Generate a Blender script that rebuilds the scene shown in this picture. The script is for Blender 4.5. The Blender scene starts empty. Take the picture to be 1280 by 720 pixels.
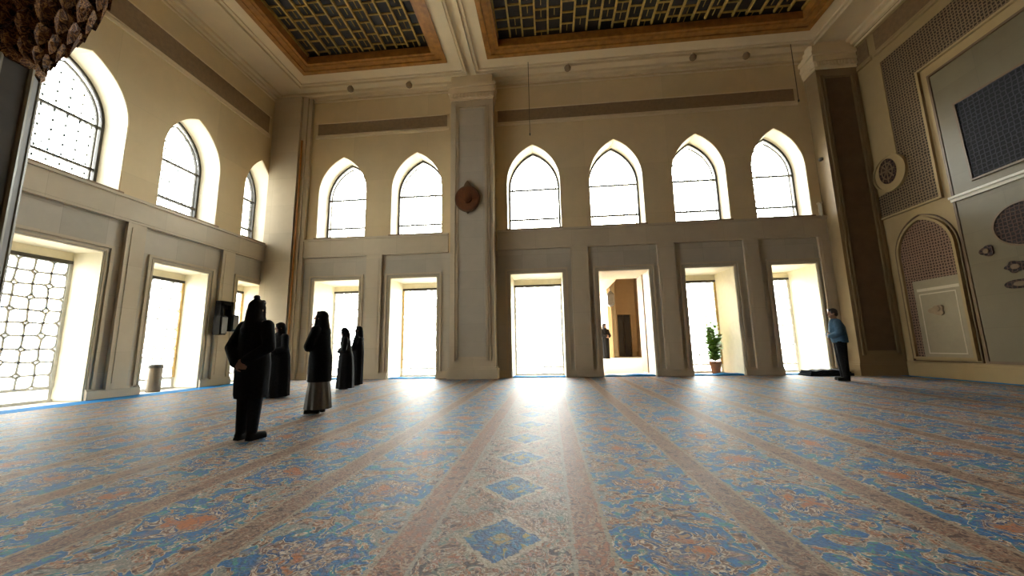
import bpy, bmesh, math, random
from mathutils import Vector, Matrix
C = bpy.context.scene.collection
S = bpy.context.scene
PI = math.pi

# ------------------------------------------------------------------ camera
cam_d = bpy.data.cameras.new('camera')
cam = bpy.data.objects.new('camera', cam_d); C.objects.link(cam)
R2 = Vector((0.99508425, 0.09744001, -0.01768549))
U2 = Vector((0.03226639, -0.15016564, 0.98813418))
FW = Vector((-0.09362806, 0.98384741, 0.1525715))
cam.matrix_world = Matrix(((R2.x, U2.x, -FW.x, 0), (R2.y, U2.y, -FW.y, 0), (R2.z, U2.z, -FW.z, 1.057), (0, 0, 0, 1)))
cam_d.sensor_width = 36; cam_d.lens = 36 * 476.98 / 1280
cam_d.clip_start = .05; cam_d.clip_end = 500
S.camera = cam

# ------------------------------------------------------------------ light
SKY_SIDE, SKY_AHEAD = 10.0, 12.5      # overcast sky, with a glow added beyond the far wall to brighten the centre
w = bpy.data.worlds.new('World'); S.world = w; w.use_nodes = True
bg = w.node_tree.nodes['Background']
bg.inputs[0].default_value = (1.0, .97, .92, 1)
def _wn(t, **k):
    x = w.node_tree.nodes.new(t)
    for a, v in k.items(): setattr(x, a, v)
    return x
_L = w.node_tree.links.new
_tc = _wn('ShaderNodeTexCoord'); _nm = _wn('ShaderNodeVectorMath', operation='NORMALIZE'); _L(_tc.outputs['Generated'], _nm.inputs[0])
_dt = _wn('ShaderNodeVectorMath', operation='DOT_PRODUCT'); _L(_nm.outputs[0], _dt.inputs[0]); _dt.inputs[1].default_value = Vector((-.03, .93, .34)).normalized()
_mx = _wn('ShaderNodeMath', operation='MAXIMUM'); _L(_dt.outputs['Value'], _mx.inputs[0]); _mx.inputs[1].default_value = 0
_pw = _wn('ShaderNodeMath', operation='POWER'); _L(_mx.outputs[0], _pw.inputs[0]); _pw.inputs[1].default_value = 5
_ma = _wn('ShaderNodeMath', operation='MULTIPLY_ADD'); _L(_pw.outputs[0], _ma.inputs[0]); _ma.inputs[1].default_value = SKY_AHEAD; _ma.inputs[2].default_value = SKY_SIDE
_L(_ma.outputs[0], bg.inputs[1])
S.view_settings.view_transform = 'Standard'; S.view_settings.look = 'None'
S.view_settings.exposure = 1.32; S.view_settings.gamma = 1; S.view_settings.use_curve_mapping = False
S.cycles.max_bounces = 10; S.cycles.diffuse_bounces = 6; S.cycles.transparent_max_bounces = 12
S.cycles.caustics_reflective = False; S.cycles.caustics_refractive = False
S.cycles.sample_clamp_indirect = 6

def portal(loc, rot, sx, sy):
    l = bpy.data.lights.new('window_portal', 'AREA'); l.shape = 'RECTANGLE'; l.size = sx; l.size_y = sy
    l.cycles.is_portal = True
    o = bpy.data.objects.new('window_portal', l); o.location = loc; o.rotation_euler = rot; C.objects.link(o)

# ------------------------------------------------------------------ node helpers
class N:
    def __init__(s, name):
        m = bpy.data.materials.new(name); m.use_nodes = True; s.m = m; s.t = m.node_tree
        s.b = s.t.nodes['Principled BSDF']; s.out = s.t.nodes['Material Output']
    def n(s, typ, **k):
        x = s.t.nodes.new(typ)
        for a, v in k.items(): setattr(x, a, v)
        return x
    def link(s, a, b): s.t.links.new(a, b)
    def put(s, sock, v):
        if hasattr(v, 'links') or hasattr(v, 'is_linked'): s.link(v, sock)
        else: sock.default_value = v
    def M(s, op, a, b=None, c=None, clamp=False):
        x = s.n('ShaderNodeMath', operation=op, use_clamp=clamp)
        s.put(x.inputs[0], a)
        if b is not None: s.put(x.inputs[1], b)
        if c is not None: s.put(x.inputs[2], c)
        return x.outputs[0]
    def co(s):
        return s.n('ShaderNodeTexCoord').outputs['Object']
    def noise(s, vec, scale, detail=3, rough=.55, dist=0.0, out='Fac'):
        x = s.n('ShaderNodeTexNoise'); s.link(vec, x.inputs['Vector'])
        x.inputs['Scale'].default_value = scale; x.inputs['Detail'].default_value = detail
        x.inputs['Roughness'].default_value = rough; x.inputs['Distortion'].default_value = dist
        return x.outputs[out]
    def ramp(s, fac, stops, interp='LINEAR'):
        x = s.n('ShaderNodeValToRGB'); s.link(fac, x.inputs[0]); r = x.color_ramp; r.interpolation = interp
        while len(r.elements) < len(stops): r.elements.new(1)
        for e, (p, c) in zip(r.elements, stops):
            e.position = p; e.color = (*c, 1)
        return x.outputs[0]
    def mix(s, f, a, b, blend='MIX'):
        x = s.n('ShaderNodeMix', data_type='RGBA', blend_type=blend)
        s.put(x.inputs[0], f)
        for k, v in ((6, a), (7, b)):
            if isinstance(v, tuple): x.inputs[k].default_value = (*v, 1)
            else: s.link(v, x.inputs[k])
        return x.outputs[2]
    def bump(s, h, strength=.3, dist=.02):
        x = s.n('ShaderNodeBump'); x.inputs['Strength'].default_value = strength; x.inputs['Distance'].default_value = dist
        s.link(h, x.inputs['Height']); s.link(x.outputs[0], s.b.inputs['Normal'])
    def thr(s, v, a, w):      # smooth step 0..1 of v around a with half width w
        x = s.n('ShaderNodeMapRange', interpolation_type='SMOOTHSTEP'); s.put(x.inputs[0], v)
        x.inputs[1].default_value = a - w; x.inputs[2].default_value = a + w
        return x.outputs[0]

def mat(name, col, rough=.6, metal=0.0, var=.12, scale=6, spec=.5, bump=0.0, bscale=40):
    q = N(name); v = q.co()
    f = q.noise(v, scale, 4)
    c = q.ramp(f, [(.3, tuple(x * (1 - var) for x in col)), (.7, tuple(min(1, x * (1 + var)) for x in col))])
    q.link(c, q.b.inputs['Base Color']); q.b.inputs['Roughness'].default_value = rough
    q.b.inputs['Metallic'].default_value = metal; q.b.inputs['Specular IOR Level'].default_value = spec
    if bump: q.bump(q.noise(v, bscale, 3), bump, .01)
    return q.m

def slab_mat(name, col, sx, sz, joint=.012, var=.06, rough=.45):
    """stone cladding: slabs with fine joints, laid out on the wall's own metres"""
    q = N(name); v = q.co(); sp = q.n('ShaderNodeSeparateXYZ'); q.link(v, sp.inputs[0])
    xy = q.M('ADD', sp.outputs[0], sp.outputs[1])
    def jn(a, s):
        fr = q.M('FRACT', q.M('DIVIDE', a, s)); return q.M('LESS_THAN', q.M('MULTIPLY', fr, s), joint)
    j = q.M('MAXIMUM', jn(xy, sx), jn(sp.outputs[2], sz))
    cell = q.M('ADD', q.M('MULTIPLY', q.M('FLOOR', q.M('DIVIDE', xy, sx)), 7.13), q.M('FLOOR', q.M('DIVIDE', sp.outputs[2], sz)))
    wn = q.n('ShaderNodeTexWhiteNoise', noise_dimensions='1D'); q.link(cell, wn.inputs['W'])
    f = q.M('ADD', q.M('MULTIPLY', q.noise(v, 1.7, 6, .6, .6), .7), q.M('MULTIPLY', wn.outputs[0], .3))
    c = q.ramp(f, [(.25, tuple(x * (1 - var * 1.6) for x in col)), (.75, tuple(min(1, x * (1 + var)) for x in col))])
    c = q.mix(q.M('MULTIPLY', j, .35), c, tuple(x * .5 for x in col))
    q.link(c, q.b.inputs['Base Color']); q.b.inputs['Roughness'].default_value = rough
    q.b.inputs['Specular IOR Level'].default_value = .3
    return q.m

M_ = {}
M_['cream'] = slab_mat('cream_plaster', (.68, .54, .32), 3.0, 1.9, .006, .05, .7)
M_['stone'] = slab_mat('grey_stone', (.47, .42, .335), .9, .62, .010, .07, .5)
M_['strip'] = slab_mat('tan_stone', (.54, .455, .325), 1.3, 1.1, .008, .06, .5)
M_['reveal'] = mat('cream_reveal', (.86, .79, .62), .6, var=.04)  # wall cream made paler: daylight on the reveals painted into the colour
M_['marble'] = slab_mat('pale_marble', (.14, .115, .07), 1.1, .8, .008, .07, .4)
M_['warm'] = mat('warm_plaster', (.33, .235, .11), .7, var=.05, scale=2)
M_['slab'] = mat('cream_slab', (.27, .22, .14), .5, var=.06)
M_['tan2'] = mat('brown_pier_stone', (.25, .175, .09), .6, var=.06, scale=3)  # tan stone darkened: shade on the pier front painted into the colour
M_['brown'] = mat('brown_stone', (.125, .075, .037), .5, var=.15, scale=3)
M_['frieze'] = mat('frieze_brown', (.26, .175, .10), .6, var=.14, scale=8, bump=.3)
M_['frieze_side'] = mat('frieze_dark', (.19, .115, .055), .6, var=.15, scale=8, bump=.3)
M_['ceil'] = mat('ceiling_plaster', (.74, .61, .40), .7, var=.04, scale=2)
M_['wood'] = mat('golden_wood', (.33, .14, .025), .45, var=.3, scale=5)
M_['dark'] = mat('coffer_dark', (.012, .008, .005), .6, var=.4, scale=7)
M_['gold'] = mat('old_gold', (.42, .27, .06), .6, metal=.0, var=.25, scale=9)
M_['iron'] = mat('dark_frame', (.06, .052, .04), .5, var=.2)
M_['brass'] = mat('brass_post', (.62, .42, .16), .4, metal=.3, var=.12)
M_['lead'] = mat('leaded_bars', (.30, .31, .31), .5)
M_['screen'] = mat('pale_stone_screen', (.65, .64, .62), .6)
M_['disc'] = mat('reddish_wood', (.12, .038, .012), .4, var=.3, scale=14)
M_['black'] = mat('black_cloth', (.010, .010, .011), .9, var=.3, scale=30, spec=.1, bump=.15)
M_['navy'] = mat('dark_navy_cloth', (.013, .016, .022), .9, var=.3, scale=30, spec=.1)
M_['skirt'] = mat('grey_cloth', (.17, .165, .15), .9, var=.1, scale=20, spec=.1)
M_['bluec'] = mat('blue_shirt_cloth', (.065, .13, .21), .85, var=.2, scale=16, spec=.15)
M_['skin'] = mat('skin', (.26, .14, .09), .55, var=.05, scale=20)
M_['hair'] = mat('dark_hair', (.012, .009, .007), .5, var=.4, scale=60)
M_['shoe'] = mat('black_leather', (.010, .009, .008), .8, spec=.1)
M_['steel'] = mat('brushed_steel', (.17, .14, .11), .45, metal=.6, var=.1)
M_['leaf'] = mat('leaf_green', (.20, .36, .05), .5, var=.35, scale=25)
M_['terra'] = mat('terracotta', (.32, .12, .05), .7)
M_['ground'] = mat('pale_paving', (.62, .60, .56), .8, var=.05)
M_['blue'] = mat('blue_carpet_edge', (.012, .19, .50), .95, var=.15, scale=30, spec=.15)
M_['shoeb'] = mat('speaker_black', (.012, .011, .010), .8, spec=.1)
M_['led'] = mat('white_trim', (.50, .46, .37), .4, var=.03)
M_['tanwall'] = mat('tan_wall', (.36, .25, .13), .7, var=.05)

def glass_mat():
    q = N('window_glass'); t = q.t
    tr = q.n('ShaderNodeBsdfTransparent'); tr.inputs[0].default_value = (.90, .93, .93, 1)
    gl = q.n('ShaderNodeBsdfGlossy'); gl.inputs['Roughness'].default_value = .06
    mx = q.n('ShaderNodeMixShader'); fr = q.n('ShaderNodeFresnel'); fr.inputs[0].default_value = 1.45
    f = q.M('MULTIPLY', fr.outputs[0], .6)
    q.link(f, mx.inputs[0]); q.link(tr.outputs[0], mx.inputs[1]); q.link(gl.outputs[0], mx.inputs[2])
    q.link(mx.outputs[0], q.out.inputs[0]); return q.m
M_['glass'] = glass_mat()

# ---- patterned carpet
def carpet_mat():
    q = N('patterned_carpet'); v = q.co()
    nv = q.noise(v, 3.2, 3, .6, out='Color')
    sub = q.n('ShaderNodeVectorMath', operation='SUBTRACT'); q.link(nv, sub.inputs[0]); sub.inputs[1].default_value = (.5, .5, .5)
    sc = q.n('ShaderNodeVectorMath', operation='SCALE'); q.link(sub.outputs[0], sc.inputs[0]); sc.inputs['Scale'].default_value = .16
    ad = q.n('ShaderNodeVectorMath', operation='ADD'); q.link(v, ad.inputs[0]); q.link(sc.outputs[0], ad.inputs[1])
    sp = q.n('ShaderNodeSeparateXYZ'); q.link(v, sp.inputs[0]); X, Y = sp.outputs[0], sp.outputs[1]
    sw = q.n('ShaderNodeSeparateXYZ'); q.link(ad.outputs[0], sw.inputs[0]); XW, YW = sw.outputs[0], sw.outputs[1]
    s = q.M('ADD', X, .31 + 40.0)
    k = q.M('FLOOR', q.M('ADD', s, .5))
    u = q.M('SUBTRACT', s, k); au = q.M('ABSOLUTE', u)
    uw = q.M('SUBTRACT', q.M('ADD', XW, 40.31), k)
    odd = q.M('MODULO', k, 2.0)                              # 0 for the diamond rows
    k3 = q.M('LESS_THAN', q.M('ABSOLUTE', q.M('SUBTRACT', k, 40.0)), .5)   # the middle row
    # florals: scroll noise
    a1 = q.noise(ad.outputs[0], 5.5, 3, .55, 1.6)
    a2 = q.M('ADD', q.M('MULTIPLY', q.M('SUBTRACT', q.noise(ad.outputs[0], 12.5, 2, .6, 1.5), .5), 1.55), .5)
    a3 = q.noise(v, 55, 2, .6)
    cream, pink, tan, orange, brown, teal, blue, deep, grn = (.60, .49, .37), (.44, .22, .17), (.36, .22, .12), (.42, .13, .03), (.04, .015, .008), (.03, .22, .24), (.001, .115, .32), (.001, .045, .16), (.13, .18, .14)
    warm = q.ramp(a2, [(.32, brown), (.39, (.20, .075, .03)), (.45, tan), (.50, cream), (.56, (.14, .06, .03)), (.62, orange), (.69, grn), (.76, pink)])
    cool = q.ramp(a2, [(.33, deep), (.41, blue), (.45, (.25, .26, .25)), (.50, (.06, .05, .05)), (.57, blue), (.63, teal), (.70, pink), (.76, orange)])
    pale = q.ramp(a2, [(.30, (.10, .11, .07)), (.38, (.27, .20, .12)), (.45, cream), (.51, (.17, .13, .085)), (.58, (.36, .26, .18)), (.72, grn)])
    base = q.mix(q.thr(a1, .48, .02), pale, warm)
    a4 = q.noise(ad.outputs[0], 4.2, 2, .5, 1.4)
    basec = q.mix(q.thr(a1, .47, .02), q.mix(.5, pale, (.22, .25, .26)), q.mix(q.thr(a1, .60, .02), warm, cool))
    basec = q.mix(q.thr(a4, .54, .006), basec, q.mix(q.thr(a2, .56, .02), blue, teal))
    outl = q.M('LESS_THAN', q.M('ABSOLUTE', q.M('SUBTRACT', a4, .53)), .009)
    basec = q.mix(q.M('MULTIPLY', outl, .8), basec, cream)
    field = q.mix(q.M('MULTIPLY', q.M('SUBTRACT', 1.0, k3), .92), base, basec)
    # diamonds of the middle row
    vv = q.M('DIVIDE', q.M('SUBTRACT', Y, 2.40 - 8.0), .79); fv = q.M('SUBTRACT', q.M('FRACT', q.M('ADD', vv, .5)), .5)
    jig = q.M('MULTIPLY', q.M('SUBTRACT', a2, .5), .35)
    dm = q.M('ADD', q.M('ADD', q.M('DIVIDE', au, .225), q.M('DIVIDE', q.M('ABSOLUTE', fv), .31)), jig)
    inner = q.ramp(a2, [(.36, deep), (.46, blue), (.58, (.02, .19, .36)), (.66, (.30, .24, .06))])
    core = q.M('LESS_THAN', dm, .28)
    inner = q.mix(core, inner, q.ramp(a2, [(.4, (.26, .20, .10)), (.55, (.36, .26, .04)), (.65, (.10, .22, .30))]))
    dring = q.mix(q.M('LESS_THAN', dm, 1.22), field, q.mix(a2, cream, (.30, .25, .16)))
    dia = q.mix(q.M('LESS_THAN', dm, 1.0), dring, inner)
    # lobed medallions of the other rows
    ph = q.M('MULTIPLY', k, .37)
    v2 = q.M('ADD', q.M('DIVIDE', YW, .98), ph); f2 = q.M('SUBTRACT', q.M('FRACT', v2), .5)
    r = q.M('SQRT', q.M('ADD', q.M('POWER', q.M('DIVIDE', uw, .36), 2.0), q.M('POWER', q.M('DIVIDE', f2, .34), 2.0)))
    r = q.M('ADD', r, q.M('MULTIPLY', q.M('SUBTRACT', a1, .5), 1.7))
    med = q.ramp(r, [(.08, orange), (.20, tan), (.27, deep), (.36, cream), (.44, (.15, .06, .03)), (.52, cream), (.57, deep), (.62, blue), (.82, teal), (.88, cream)], 'CONSTANT')
    medm = q.mix(q.thr(a2, .53, .02), med, q.mix(.5, med, q.mix(.5, warm, cool)))
    inmed = q.M('LESS_THAN', r, .93)
    lobes = q.mix(q.M('MULTIPLY', inmed, q.thr(q.noise(v, 1.1, 1), .38, .03)), field, medm)
    body = q.mix(k3, lobes, dia)
    # stripes
    stripe = q.ramp(a2, [(.32, (.07, .03, .02)), (.42, (.23, .13, .075)), (.50, (.35, .235, .145)), (.56, (.15, .07, .04)), (.64, (.27, .11, .05)), (.72, (.35, .26, .18))])
    ora = q.ramp(a2, [(.32, (.07, .025, .015)), (.42, (.36, .15, .06)), (.50, (.44, .30, .19)), (.56, (.15, .065, .035)), (.66, (.34, .13, .055))])
    near = q.M('LESS_THAN', q.M('ABSOLUTE', q.M('SUBTRACT', s, 40.0)), .75)
    st = q.mix(near, stripe, ora)
    edge = q.M('ADD', au, q.M('MULTIPLY', q.M('SUBTRACT', a2, .5), .03))
    c = q.mix(q.M('GREATER_THAN', edge, .385), body, q.mix(a2, (.40, .31, .22), (.24, .19, .13)))
    c = q.mix(q.M('GREATER_THAN', edge, .412), c, st)
    c = q.mix(q.M('GREATER_THAN', edge, .489), c, q.mix(.5, st, (.22, .12, .07)))
    c = q.mix(q.M('MULTIPLY', q.M('SUBTRACT', a3, .47), 3.2, clamp=True), c, (.05, .04, .03))
    c = q.mix(1.0, c, (.82, .80, .78), 'MULTIPLY')
    q.link(c, q.b.inputs['Base Color'])
    q.b.inputs['Roughness'].default_value = .58; q.b.inputs['IOR'].default_value = 1.23
    q.b.inputs['Sheen Roughness'].default_value = .4
    q.bump(q.M('ADD', a3, q.M('MULTIPLY', a2, .6)), .35, .012)
    return q.m
M_['carpet'] = carpet_mat()

def fret_mat(name, c1, c2, scale, thick=.16, rough=.6):
    """pierced geometric fretwork: light lines, dark holes"""
    q = N(name); v = q.co(); sp = q.n('ShaderNodeSeparateXYZ'); q.link(v, sp.inputs[0])
    cb = q.n('ShaderNodeCombineXYZ'); q.link(sp.outputs[1], cb.inputs[0]); q.link(sp.outputs[2], cb.inputs[1])
    vo = q.n('ShaderNodeTexVoronoi', feature='DISTANCE_TO_EDGE', voronoi_dimensions='2D'); q.link(cb.outputs[0], vo.inputs['Vector'])
    vo.inputs['Scale'].default_value = scale; vo.inputs['Randomness'].default_value = .35
    m = q.thr(vo.outputs['Distance'], thick, .05)
    nz = q.noise(v, 3, 3)
    c = q.mix(m, q.mix(q.M('MULTIPLY', nz, .4), c1, tuple(x * .6 for x in c1)), c2)
    q.link(c, q.b.inputs['Base Color']); q.b.inputs['Roughness'].default_value = rough
    q.bump(q.M('SUBTRACT', 1.0, m), .5, .02)
    return q.m
M_['fret'] = fret_mat('carved_fretwork', (.20, .135, .075), (.03, .018, .010), 12, .17, .9)
M_['fretp'] = fret_mat('pink_fretwork', (.25, .15, .10), (.05, .026, .017), 12.5, .2, .9)
M_['fretd'] = fret_mat('dark_tile_mosaic', (.024, .024, .032), (.004, .004, .006), 9, .12, .95)
M_['fretr'] = fret_mat('dark_red_lattice', (.07, .035, .024), (.012, .006, .006), 11, .14, .9)

def capital_mat():
    q = N('gilded_carving'); v = q.co()
    a = q.noise(v, 8, 3, .6, 1.6)
    c = q.ramp(a, [(.38, (.014, .005, .002)), (.47, (.06, .02, .006)), (.52, (.24, .115, .03)), (.56, (.05, .017, .006))])
    q.link(c, q.b.inputs['Base Color']); q.b.inputs['Roughness'].default_value = .55; q.b.inputs['Metallic'].default_value = .1; q.b.inputs['Specular IOR Level'].default_value = .08
    q.bump(a, .8, .05); return q.m
M_['capital'] = capital_mat()
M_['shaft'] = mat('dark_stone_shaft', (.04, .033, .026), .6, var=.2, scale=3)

# ------------------------------------------------------------------ mesh helpers
def link(name, bm, m, parent=None, smooth=False):
    me = bpy.data.meshes.new(name)
    bmesh.ops.recalc_face_normals(bm, faces=bm.faces)
    bm.to_mesh(me); bm.free()
    if smooth:
        for p in me.polygons: p.use_smooth = True
    for x in (m if isinstance(m, list) else [m]): me.materials.append(x)
    o = bpy.data.objects.new(name, me); C.objects.link(o)
    if parent: o.parent = parent
    return o
def tag(o, label=None, cat=None, group=None, kind=None):
    if label: o['label'] = label
    if cat: o['category'] = cat
    if group: o['group'] = group
    if kind: o['kind'] = kind
    return o
def root(name, loc, label, cat, group=None, rz=0, kind=None):
    o = bpy.data.objects.new(name, None); C.objects.link(o); o.location = loc; o.rotation_euler = (0, 0, rz)
    o.empty_display_size = .2
    return tag(o, label, cat, group, kind)
def sroot(name, loc=(0, 0, 0)):
    return root(name, loc, None, None, kind='structure')
def B(bm, x0, y0, z0, x1, y1, z1, mi=0):
    if x0 > x1: x0, x1 = x1, x0
    if y0 > y1: y0, y1 = y1, y0
    if z0 > z1: z0, z1 = z1, z0
    v = [bm.verts.new(p) for p in ((x0, y0, z0), (x1, y0, z0), (x1, y1, z0), (x0, y1, z0), (x0, y0, z1), (x1, y0, z1), (x1, y1, z1), (x0, y1, z1))]
    for q in ((0, 3, 2, 1), (4, 5, 6, 7), (0, 1, 5, 4), (1, 2, 6, 5), (2, 3, 7, 6), (3, 0, 4, 7)):
        bm.faces.new([v[i] for i in q]).material_index = mi
def NB(): return bmesh.new()
def bar(bm, a, b, w, d, up=(0, 0, 1), mi=0):
    """rectangular bar from a to b, w wide in the plane, d deep along up"""
    a, b, up = Vector(a), Vector(b), Vector(up); t = (b - a).normalized(); s = t.cross(up).normalized(); up = s.cross(t)
    v = []
    for p in (a, b):
        for x, y in ((-1, -1), (1, -1), (1, 1), (-1, 1)): v.append(bm.verts.new(p + s * w * x / 2 + up * d * y / 2))
    for q in ((0, 1, 2, 3), (7, 6, 5, 4), (0, 4, 5, 1), (1, 5, 6, 2), (2, 6, 7, 3), (3, 7, 4, 0)): bm.faces.new([v[i] for i in q]).material_index = mi
def tube(bm, pts, r, seg=8, cap=True):
    rings = []
    for i, p in enumerate(pts):
        p = Vector(p); t = (Vector(pts[min(i + 1, len(pts) - 1)]) - Vector(pts[max(i - 1, 0)])).normalized()
        up = Vector((0, 0, 1)) if abs(t.z) < .9 else Vector((1, 0, 0)); a = t.cross(up).normalized(); b = t.cross(a)
        rr = r[i] if isinstance(r, (list, tuple)) else r
        rings.append([bm.verts.new(p + (a * math.cos(2 * PI * k / seg) + b * math.sin(2 * PI * k / seg)) * rr) for k in range(seg)])
    for i in range(len(rings) - 1):
        for k in range(seg): bm.faces.new((rings[i][k], rings[i][(k + 1) % seg], rings[i + 1][(k + 1) % seg], rings[i + 1][k]))
    if cap: bm.faces.new(rings[0]); bm.faces.new(rings[-1][::-1])
def lathe(bm, prof, seg=24, c=(0, 0, 0), sx=1, sy=1, rot=0, star=None):
    rings = []
    for i, (r, z) in enumerate(prof):
        rings.append([bm.verts.new((c[0] + math.cos(rot + 2 * PI * k / seg) * r * sx * (star(i, k) if star else 1), c[1] + math.sin(rot + 2 * PI * k / seg) * r * sy * (star(i, k) if star else 1), c[2] + z)) for k in range(seg)])
    for i in range(len(rings) - 1):
        for k in range(seg): bm.faces.new((rings[i][k], rings[i][(k + 1) % seg], rings[i + 1][(k + 1) % seg], rings[i + 1][k]))
    bm.faces.new(rings[0][::-1]); bm.faces.new(rings[-1])

# mapping of a wall's own frame (s along wall, z up, d outward from the room) to the world
def mp_back(s, z, d): return (s, D + d, z)
def mp_left(s, z, d): return (XL - d, s, z)
def mp_right(s, z, d): return (XR + d, s, z)
def mp_south(s, z, d): return (s, YF - d, z)
def WB(bm, mp, s0, z0, d0, s1, z1, d1, mi=0):
    a = mp(s0, z0, d0); b = mp(s1, z1, d1); B(bm, a[0], a[1], a[2], b[0], b[1], b[2], mi)

D, XL, XR, YF, ZC = 13.5, -10.78, 10.8, -4.5, 11.4
ZT = 3.68; ZS = 5.3; ZSP = 7.15; ZA = 8.64
DL = 1.75      # depth of the lower part of the back wall
DU = .95       # depth of the upper part

def arch(hw, zsp, rise, n=10):
    """right half of a pointed arch from springing to apex: list of (x, z)"""
    R = (rise * rise + hw * hw) / (2 * hw); out = []
    th = math.asin(min(1, rise / R))
    for i in range(n + 1):
        a = th * i / n; out.append((hw - R + R * math.cos(a), zsp + R * math.sin(a)))
    out[-1] = (0, zsp + rise); return out
def arch_pts(c, hw, z0, zsp, rise, n=10):
    """closed outline of an arched window, from lower left, counter-clockwise"""
    h = arch(hw, zsp, rise, n)
    return [(c - hw, z0), (c + hw, z0)] + [(c + x, z) for x, z in h] + [(c - x, z) for x, z in h[-2::-1]]
def arch_col(bm, mp, c, hw, z0, zsp, rise, ztop, d0, d1, n=10, mi_rev=1):
    """the wall over and beside an arched opening exactly as wide as the opening"""
    h = arch(hw, zsp, rise, n); pts = [(-x, z) for x, z in h] + h[-2::-1] and [(-x, z) for x, z in h] + [(x, z) for x, z in h[-2::-1]]
    lo = [[bm.verts.new(mp(c + x, z, d)) for x, z in pts] for d in (d0, d1)]
    hi = [[bm.verts.new(mp(c + x, ztop, d)) for x, z in pts] for d in (d0, d1)]
    for i in range(len(pts) - 1):
        bm.faces.new((lo[0][i], lo[0][i + 1], hi[0][i + 1], hi[0][i]))
        bm.faces.new((lo[1][i], hi[1][i], hi[1][i + 1], lo[1][i + 1]))
        bm.faces.new((lo[0][i], lo[1][i], lo[1][i + 1], lo[0][i + 1])).material_index = mi_rev
def ring(bm, mp, outl, d0, d1, wdt):
    """a frame following an outline (s,z), wdt wide inwards"""
    n = len(outl); cx = sum(p[0] for p in outl) / n; ins = []
    P = [Vector((p[0], p[1])) for p in outl]
    for i in range(n):
        a, b, c_ = P[i - 1], P[i], P[(i + 1) % n]
        t1 = (b - a).normalized(); t2 = (c_ - b).normalized(); n1 = Vector((-t1.y, t1.x)); n2 = Vector((-t2.y, t2.x))
        m = (n1 + n2); m.normalize(); k = wdt / max(.35, m.dot(n1)); ins.append(b + m * k)
    V = [[bm.verts.new(mp(p[0], p[1], d)) for p in L] for L in (P, ins) for d in (d0, d1)]
    for i in range(n):
        j = (i + 1) % n
        bm.faces.new((V[0][i], V[0][j], V[2][j], V[2][i])); bm.faces.new((V[1][i], V[3][i], V[3][j], V[1][j]))
        bm.faces.new((V[0][i], V[1][i], V[1][j], V[0][j])); bm.faces.new((V[2][i], V[2][j], V[3][j], V[3][i]))
def poly(bm, mp, outl, d0, d1, mi=0):
    f = [bm.verts.new(mp(s, z, d0)) for s, z in outl]; b = [bm.verts.new(mp(s, z, d1)) for s, z in outl]
    n = len(outl); bm.faces.new(f).material_index = mi; bm.faces.new(b[::-1]).material_index = mi
    for i in range(n): bm.faces.new((f[i], b[i], b[(i + 1) % n], f[(i + 1) % n])).material_index = mi

# openings (centre, half width) measured along each wall
BK = [(-7.95, .90), (-4.95, .90), (-.40, .945), (2.67, .88), (5.56, .82), (8.30, .72)]
BKU = [(-7.90, .98), (-4.90, 1.0), (-.42, 1.0), (2.60, .96), (5.52, .93), (8.22, .90)]
LF = [(4.4, .85), (7.28, .83), (10.16, .87), (12.795, .625)]
LFU = [(4.4, .95), (7.25, .97), (10.10, .95), (12.78, .70)]


class ST:      # the heights of one wall
    def __init__(q, zt, zb, zs, zsp, za, dl, du): q.zt, q.zb, q.zs, q.zsp, q.za, q.dl, q.du = zt, zb, zs, zsp, za, dl, du
SB = ST(3.67, 4.55, 5.30, 7.15, 8.64, 1.75, .95)
SL = ST(3.55, 4.42, 5.11, 6.92, 8.34, 1.0, .95)

def solid_wall(name, mp, s0, s1, lower, upper, h):
    """lower stage with square openings, upper stage with pointed windows, projecting strips and a ledge"""
    bm = NB(); cur = s0
    for c, hw in lower:
        WB(bm, mp, cur, -.3, 0, c - hw, h.zb, h.dl); WB(bm, mp, c - hw, h.zt, 0, c + hw, h.zb, h.dl); cur = c + hw
    WB(bm, mp, cur, -.3, 0, s1, h.zb, h.dl)
    W = link(name, bm, M_['stone']); tag(W, kind='structure')
    bm = NB(); cur = s0
    WB(bm, mp, s0, h.zb, 0, s1, h.zs, h.du, 0)
    for c, hw in upper:
        WB(bm, mp, cur, h.zs, 0, c - hw, ZC, h.du)
        arch_col(bm, mp, c, hw, h.zs, h.zsp, h.za - h.zsp, ZC, 0, h.du)
        cur = c + hw
    WB(bm, mp, cur, h.zs, 0, s1, ZC, h.du)
    bmesh.ops.remove_doubles(bm, verts=bm.verts, dist=1e-5)
    link('upper_wall', bm, [M_['cream'], M_['cream']], W)
    # thin lining of each opening, paler than the wall: daylight put into its colour
    bm = NB()
    for c, hw in upper:
        out = arch_pts(c, hw + .003, h.zs - .02, h.zsp, h.za - h.zsp + .003, 14)
        ring(bm, mp, out, .02, h.du, .018)
    link('window_lining', bm, M_['reveal'], W, False)
    bm = NB()
    for c, hw in lower:
        for sgn in (-1, 1): WB(bm, mp, c + sgn * (hw + .002), 0, .03, c + sgn * (hw - .02), h.zt, h.dl + .01)
        WB(bm, mp, c - hw + .02, h.zt, .03, c + hw - .02, h.zt - .02, h.dl + .01)
    link('opening_lining', bm, M_['reveal'], W)
    return W

def opening_moulding(parent, mp, lst, h):
    bm = NB()
    for c, hw in lst:
        for sgn in (-1, 1):
            WB(bm, mp, c + sgn * (hw + .10), 0, -.035, c + sgn * (hw + .17), h.zt + .17, .01)
            WB(bm, mp, c + sgn * (hw + .02), 0, -.015, c + sgn * (hw + .06), h.zt + .06, .01)
        WB(bm, mp, c - hw - .10, h.zt + .10, -.035, c + hw + .10, h.zt + .17, .01)
        WB(bm, mp, c - hw - .02, h.zt + .02, -.015, c + hw + .02, h.zt + .06, .01)
    link('opening_moulding', bm, M_['strip'], parent)

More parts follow.
